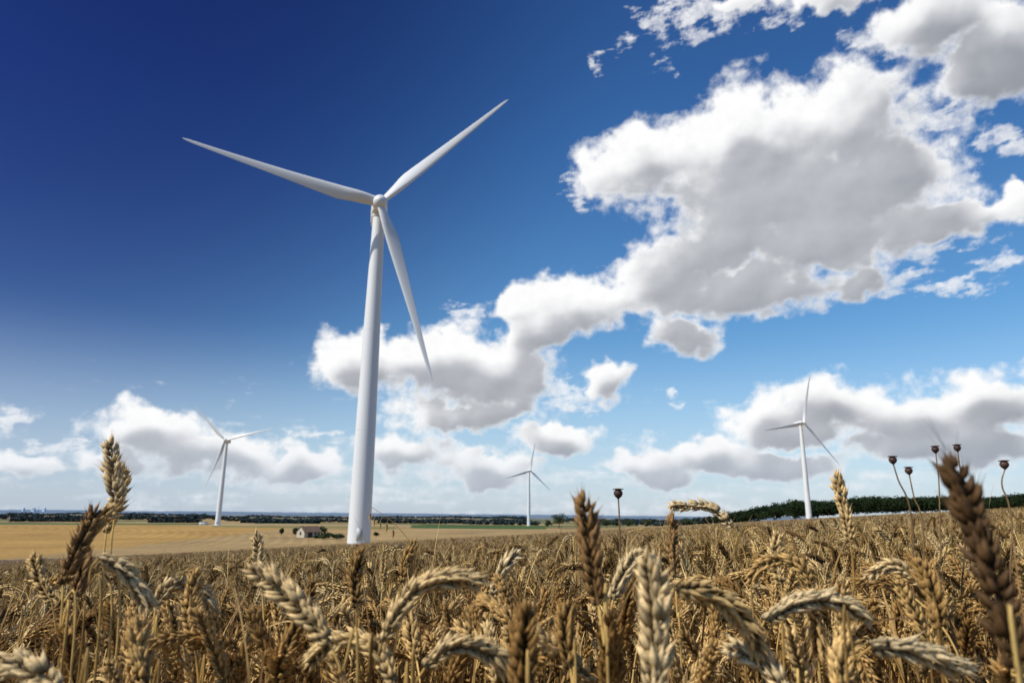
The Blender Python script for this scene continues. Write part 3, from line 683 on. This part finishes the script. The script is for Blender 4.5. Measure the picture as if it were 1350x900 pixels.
# ---------------------------------------------------------------- barn
P=at(407,706,280); z_=tz(P[0],P[1])
root=thing('barn',(P[0],P[1],z_),'small pale walled barn with a brown pitched roof left of the main tower','barn',None,R_(52))
me=bpy.data.meshes.new('wall'); me.from_pydata([(-3.9,-2.5,0),(3.9,-2.5,0),(3.9,2.5,0),(-3.9,2.5,0),(-3.9,-2.5,2.3),(3.9,-2.5,2.3),(3.9,2.5,2.3),(-3.9,2.5,2.3),(-3.9,0,4.2),(3.9,0,4.2)],[],[(0,1,5,4),(2,3,7,6),(1,2,6,9,5),(3,0,4,8,7)]); me.materials.append(M['wall'])
wo=bpy.data.objects.new('wall',me); col.objects.link(wo); wo.parent=root
me=bpy.data.meshes.new('roof'); me.from_pydata([(-4.2,-2.9,2.08),(4.2,-2.9,2.08),(4.2,0,4.32),(-4.2,0,4.32),(4.2,2.9,2.08),(-4.2,2.9,2.08),(-4.2,-2.9,1.96),(4.2,-2.9,1.96),(4.2,0,4.22),(-4.2,0,4.22),(4.2,2.9,1.96),(-4.2,2.9,1.96)],[],[(0,1,2,3),(3,2,4,5),(6,7,1,0),(10,11,5,4),(7,8,2,1),(8,10,4,2),(9,6,0,3),(11,9,3,5)]); me.materials.append(M['roof'])
ro=bpy.data.objects.new('roof',me); col.objects.link(ro); ro.parent=root
mb=MB(); mb.box((-1.2,-2.52,1.0),(2.0,.1,2.0)); mk('door',*mb.get()[:2],M['dark'],root,smooth=False)
for xx in (1.2,2.8):
    mb=MB(); mb.box((xx,-2.52,1.4),(.8,.1,.9)); wn=mk('window',*mb.get()[:2],M['dark'],root,smooth=False)
    mb=MB(); mb.box((xx,-2.56,.9),(1.0,.14,.1)); mk('sill',*mb.get()[:2],M['trim'],wn,smooth=False)
mb=MB(); mb.box((-3.92,0,1.6),(.1,1.0,1.2)); mk('hatch',*mb.get()[:2],M['dark'],root,smooth=False)
P=at(268,691,545); root=thing('transformer_kiosk',(P[0],P[1],tz(P[0],P[1])),'small pale kiosk beside the foot of the left turbine','kiosk')
mb=MB(); mb.box((0,0,1.2),(5.5,2.6,2.4)); mk('cabin',*mb.get()[:2],M['trim'],root,smooth=False)
mb=MB(); mb.box((0,0,2.5),(5.9,3.0,.18)); mk('roof',*mb.get()[:2],M['grey'],root,smooth=False)
mb=MB(); mb.box((-1,-1.33,1.1),(1.1,.06,2.0)); mk('door',*mb.get()[:2],M['grey'],root,smooth=False)
P=at(45,668,12000); z_=tz(P[0],P[1]); root=thing('power_station',(P[0],P[1],z_),'tiny hazy power station on the far left horizon','power station')
for i,dx in enumerate([-170,-80,10,110,190]):
    v,q=lathe([(26,0),(19,30),(16,48),(17,62),(14,62),(13,48)],20); o=mk('cooling_tower',v,q,M['concrete'],root); o.location=(dx,(i%2)*90,0)
v,q=lathe([(7,0),(5,90),(3,90)],12); o=mk('chimney',v,q,M['concrete'],root); o.location=(60,30,0)
# ---------------------------------------------------------------- cloud shell
def perlin(x,y,seed):
    rg_=np.random.default_rng(seed); perm=rg_.permutation(512); ga=rg_.uniform(0,2*np.pi,512); gx,gy=np.cos(ga),np.sin(ga)
    xi=np.floor(x).astype(int); yi=np.floor(y).astype(int); xf=x-xi; yf=y-yi
    u=xf**3*(xf*(xf*6-15)+10); v=yf**3*(yf*(yf*6-15)+10)
    def g(ix,iy,dx,dy):
        h=perm[(perm[ix&511]+iy)&511]; return gx[h]*dx+gy[h]*dy
    a=g(xi,yi,xf,yf); b=g(xi+1,yi,xf-1,yf); c=g(xi,yi+1,xf,yf-1); d=g(xi+1,yi+1,xf-1,yf-1)
    return ((a*(1-u)+b*u)*(1-v)+(c*(1-u)+d*u)*v)*1.5
def fbm(x,y,o,seed,gain=.5):
    s=0;a=1;t=0
    for i in range(o): s=s+a*perlin(x*2**i+17.3*i,y*2**i-9.1*i,seed+i); t+=a; a*=gain
    return s/t
def billow(x,y,o,seed,gain=.5):
    s=0;a=1;t=0
    for i in range(o): s=s+a*np.abs(perlin(x*2**i+3.7*i,y*2**i+5.9*i,seed+i)); t+=a; a*=gain
    return s/t
ELL=[(850,215,98,58),(800,235,50,28),(985,192,130,88),(1110,165,115,82),(1180,225,98,72),(1010,262,158,60),(1100,260,130,68),(1235,292,96,36),(955,326,118,46),(1095,320,122,48),
(872,368,85,42),(812,392,66,32),(750,403,95,36),(895,438,50,30),(685,402,46,24),(1115,375,50,28),(985,384,98,38),(1310,272,78,22),(1345,250,30,18),(718,438,46,24),
(478,478,72,48),(585,478,105,52),(670,495,75,50),(620,545,110,27),(700,450,52,30),
(796,500,28,30),(530,592,74,32),(735,578,62,24),(640,615,90,24),
(1215,22,95,52),(1320,60,95,80),(1290,110,60,36),(985,0,60,22),(1090,-8,70,24),
(200,568,84,36),(275,598,104,32),(385,620,92,27),(140,604,58,22),(26,608,64,22),
(1105,528,84,42),(1035,562,96,30),(1205,548,96,42),(1310,530,92,46),(1250,588,155,32),(925,602,84,26),(1010,614,125,22),(850,618,64,19)]
ELW=[(915,25,105,50),(870,45,40,45),(1050,5,110,34),(1160,50,60,40),(1250,150,60,24),(1310,358,80,26),(1262,378,60,16),(780,88,14,22),(620,412,36,18),(1330,200,50,34),(1312,186,50,26),(1180,370,60,30),(760,250,26,26),(1230,330,80,30),(60,575,60,16),(400,575,50,14),(893,522,28,13),(24,552,46,18),(95,576,24,9),(700,420,60,24),(1240,240,60,40),(745,520,50,30)]
def azel(px,py):
    d=pdir(px,py); d=d/np.linalg.norm(d); return math.degrees(math.atan2(d[0],d[1])),math.degrees(math.asin(d[2]))
NA,NE=1000,520
azv=np.linspace(-60,60,NA); elv=np.linspace(-.4,52,NE)
AZg,ELg=np.meshgrid(azv,elv)
wx=AZg+2.2*fbm(AZg/6,ELg/5,4,11)+1.1*fbm(AZg/1.8,ELg/1.6,5,21); wy=ELg+1.7*fbm(AZg/6,ELg/5,4,31)+.9*fbm(AZg/1.8,ELg/1.6,5,41)
def field(EL_,k):
    Dm=None
    for cx,cy,rx,ry in EL_:
        a,e=azel(cx,cy); ra=(azel(cx+rx,cy)[0]-azel(cx-rx,cy)[0])/2; re=abs(azel(cx,cy+ry)[1]-azel(cx,cy-ry)[1])/2
        d=np.hypot((wx-a)/ra,(wy-e)/re)
        if Dm is None: Dm=d
        else:
            h=np.clip(k-np.abs(Dm-d),0,None)/k; Dm=np.minimum(Dm,d)-h*h*k*.25
    return Dm
Dm=field(ELL,.32); Dw=field(ELW,.1)
bil=billow(AZg/4.5,ELg/3.6,6,51,.52)
fb=fbm(AZg/3,ELg/2.4,7,71,.60)
wisp=fbm(AZg/5+.3*ELg,ELg/2.2,6,131,.62)
base=1.05-Dm
base=np.where(base<-1,-1,base)
inside=sstep(.1,.6,base)
H=base+.66*(bil-.22)*(1-.2*inside)+.38*fb*(1-.4*inside)+.20*wisp+.12*inside
streak=fbm(AZg/4+ELg/6,ELg/1.3-AZg/9,7,171,.68)
Hw=np.minimum((.66-Dw)*.6+1.0*streak+.25*fb,.26)
Hw=np.where(Dw>1.6,-1,Hw)
band=.36*sstep(9,2,ELg)-.32+.85*fbm(AZg/6,ELg/1.2,6,91,.58)+.35*(billow(AZg/2.6,ELg/1.1,5,97)-.2)
Hb=np.where(ELg<10.5,band,-1)
Hall=np.maximum(np.maximum(H,Hb*.6),Hw)
Hs=np.clip(Hall,0,1.1)
def blur(a,n):
    k=np.ones(n)/n
    a=np.apply_along_axis(lambda r:np.convolve(np.pad(r,n//2,'edge'),k,'valid')[:len(r)],1,a)
    return np.apply_along_axis(lambda r:np.convolve(np.pad(r,n//2,'edge'),k,'valid')[:len(r)],0,a)
Tk=blur(Hs**.8,5)
dE=elv[1]-elv[0]; dA=azv[1]-azv[0]
gy,gx=np.gradient(Tk,dE,dA)
lx,ly=-.5,.86
lam=-(gx*lx+gy*ly)
Tl=blur(blur(Tk,17),17); gy2,gx2=np.gradient(Tl,dE,dA); lam2=-(gx2*lx+gy2*ly)
Bh=blur(blur(billow(AZg/4.2,ELg/3.4,4,211,.45),9),9); by_,bx_=np.gradient(Bh,dE,dA); lam3=-(bx_*lx+by_*ly)
occ=np.zeros_like(Hs)
low=blur(np.clip(.75*base+.25*Hs,0,1.1),11)
def occl(steps,tot):
    o=np.zeros_like(Hs)
    for s in steps:
        sy=int(round(s/dE)); sx=int(round(-s*.35/dA))
        sh=np.zeros_like(low); sh[:NE-sy]=low[sy:]
        if sy: sh[NE-sy:]=low[-1]*.9
        o+=np.roll(sh,-sx,axis=1)/len(steps)
    return o
occ=occl((0.6,1.3,2.1,3.0,4.0,5.2,6.5,8),8)
occs=occl((0.4,.8,1.3,1.9,2.6),5)          # the small low clouds shade themselves over a shorter way
wl=sstep(14,8,ELg); occ=occ*(1-wl)+occs*.85*wl
core=sstep(.08,.48,occ+.22*(fbm(AZg/5,ELg/4,4,301)))*sstep(.10,.62,Hs)
lum=1.05-.56*core+.13*np.tanh(lam*.6)+.24*np.tanh(lam2*1.8)*(1-.3*core)+.16*np.tanh(lam3*1.8)*sstep(.1,.5,Hs)
corner=sstep(28,38,AZg)*sstep(20,26,ELg)      # cloud overhead in the corner is seen from its shaded side
lum=lum-.20*corner*sstep(.2,.6,Hs)
lum=lum-.10*wl*sstep(15,35,AZg)*sstep(.2,.6,Hs)
lum=np.clip(lum*.93,.15,1.0)
ks=[0,.3,.55,.8,1]; cr=np.interp(lum,ks,[.25,.37,.54,.83,1.0]); cg=np.interp(lum,ks,[.27,.39,.56,.84,1.0]); cb=np.interp(lum,ks,[.31,.43,.595,.855,1.0])
hzf=sstep(8,0,ELg)*.45
cr=cr*(1-hzf)+.60*hzf; cg=cg*(1-hzf)+.69*hzf; cb=cb*(1-hzf)+.82*hzf
RS=30000.
a_=np.radians(AZg); e_=np.radians(ELg)
V=np.stack([RS*np.cos(e_)*np.sin(a_),RS*np.cos(e_)*np.cos(a_),RS*np.sin(e_)],-1).reshape(-1,3)
i,j=np.meshgrid(np.arange(NE-1),np.arange(NA-1),indexing='ij')
Q=np.stack([i*NA+j,i*NA+j+1,(i+1)*NA+j+1,(i+1)*NA+j],-1).reshape(-1,4)
keep=(Hall.reshape(-1)[Q].max(1)>-.28); Q=Q[keep]
m_,nt,b,out=newmat('cloud_vapour'); nt.nodes.remove(b)
vc=nd(nt,'ShaderNodeVertexColor',layer_name='col'); at1=nd(nt,'ShaderNodeAttribute',attribute_name='tone')
ge=nd(nt,'ShaderNodeTexCoord'); no=nd(nt,'ShaderNodeTexNoise'); no.inputs['Scale'].default_value=.0022; no.inputs['Detail'].default_value=6; no.inputs['Roughness'].default_value=.62
nt.links.new(ge.outputs['Object'],no.inputs['Vector'])
hN=math_(nt,'ADD',at1.outputs['Fac'],math_(nt,'MULTIPLY_ADD',no.outputs['Fac'],.50,-.25))
mr=nd(nt,'ShaderNodeMapRange',interpolation_type='SMOOTHSTEP'); nt.links.new(hN,mr.inputs[0]); mr.inputs[1].default_value=-.06; mr.inputs[2].default_value=.48
em=nd(nt,'ShaderNodeEmission'); vm=nt.nodes.new('ShaderNodeVectorMath'); vm.operation='SCALE'; nt.links.new(vc.outputs[0],vm.inputs[0]); nt.links.new(math_(nt,'MULTIPLY_ADD',no.outputs['Fac'],.14,.92),vm.inputs[3])
nt.links.new(vm.outputs[0],em.inputs[0])
tr=nd(nt,'ShaderNodeBsdfTransparent'); mx=nd(nt,'ShaderNodeMixShader')
nt.links.new(mr.outputs[0],mx.inputs[0]); nt.links.new(tr.outputs[0],mx.inputs[1]); nt.links.new(em.outputs[0],mx.inputs[2]); nt.links.new(mx.outputs[0],out.inputs['Surface'])
try: m_.cycles.emission_sampling='NONE'
except Exception as ex: print(ex)
Hv=np.clip(Hall,-1,1.5).reshape(-1)
so_=mk('sky',V,Q,m_,T=Hv,colr=np.stack([cr,cg,cb],-1).reshape(-1,3)); tag(so_,kind='structure')
# ---------------------------------------------------------------- sun + world
EL=R_(48); AZ=R_(-118)
L=Vector((math.sin(AZ)*math.cos(EL),math.cos(AZ)*math.cos(EL),math.sin(EL)))
sd=bpy.data.lights.new('sun','SUN'); sd.energy=4.9; sd.angle=R_(.53); sd.color=(1,.95,.86)
so=bpy.data.objects.new('sun',sd); col.objects.link(so); so.rotation_euler=L.to_track_quat('Z','Y').to_euler()
W=bpy.data.worlds.new('World'); sc.world=W; W.use_nodes=True; nt=W.node_tree; nt.nodes.clear()
out=nd(nt,'ShaderNodeOutputWorld'); bg=nd(nt,'ShaderNodeBackground'); nt.links.new(bg.outputs[0],out.inputs[0]); STR=.1; bg.inputs[1].default_value=STR
sky=nd(nt,'ShaderNodeTexSky',sky_type='NISHITA'); sky.sun_disc=False; sky.sun_elevation=EL; sky.sun_rotation=AZ%(2*math.pi); sky.air_density=1; sky.dust_density=.6; sky.ozone_density=2.5
tc=nd(nt,'ShaderNodeTexCoord'); D=tc.outputs['Generated']
sx_=nd(nt,'ShaderNodeSeparateXYZ'); nt.links.new(D,sx_.inputs[0])
tint=ramp(nt,sx_.outputs[2],[(0,(1,1,1)),(.02,(.95,.98,1)),(.12,(.72,.92,1.0)),(.26,(.52,.84,1.0)),(.50,(.32,.66,.96)),(.72,(.23,.46,.80)),(1,(.20,.42,.74))])
c1=mixc(nt,1.0,sky.outputs[0],tint,'MULTIPLY')
dt=nt.nodes.new('ShaderNodeVectorMath'); dt.operation='DOT_PRODUCT'; nt.links.new(D,dt.inputs[0])
dd=pdir(-80,-160); dd=dd/np.linalg.norm(dd); dt.inputs[1].default_value=tuple(dd)
mr=nd(nt,'ShaderNodeMapRange',interpolation_type='SMOOTHSTEP'); nt.links.new(dt.outputs['Value'],mr.inputs[0]); mr.inputs[1].default_value=.66; mr.inputs[2].default_value=1.0
c2=mixc(nt,mr.outputs[0],c1,mixc(nt,1.0,c1,(.24,.20,.38),'MULTIPLY'))
sc_=nt.nodes.new('ShaderNodeVectorMath'); sc_.operation='SCALE'; nt.links.new(c2,sc_.inputs[0]); sc_.inputs[3].default_value=1.34
hzm=nd(nt,'ShaderNodeMapRange',interpolation_type='SMOOTHSTEP'); nt.links.new(sx_.outputs[2],hzm.inputs[0]); hzm.inputs[1].default_value=.26; hzm.inputs[2].default_value=0
fin=mixc(nt,math_(nt,'MULTIPLY',hzm.outputs[0],.65),sc_.outputs[0],(5.2,6.5,8.2))
nt.links.new(fin,bg.inputs[0])
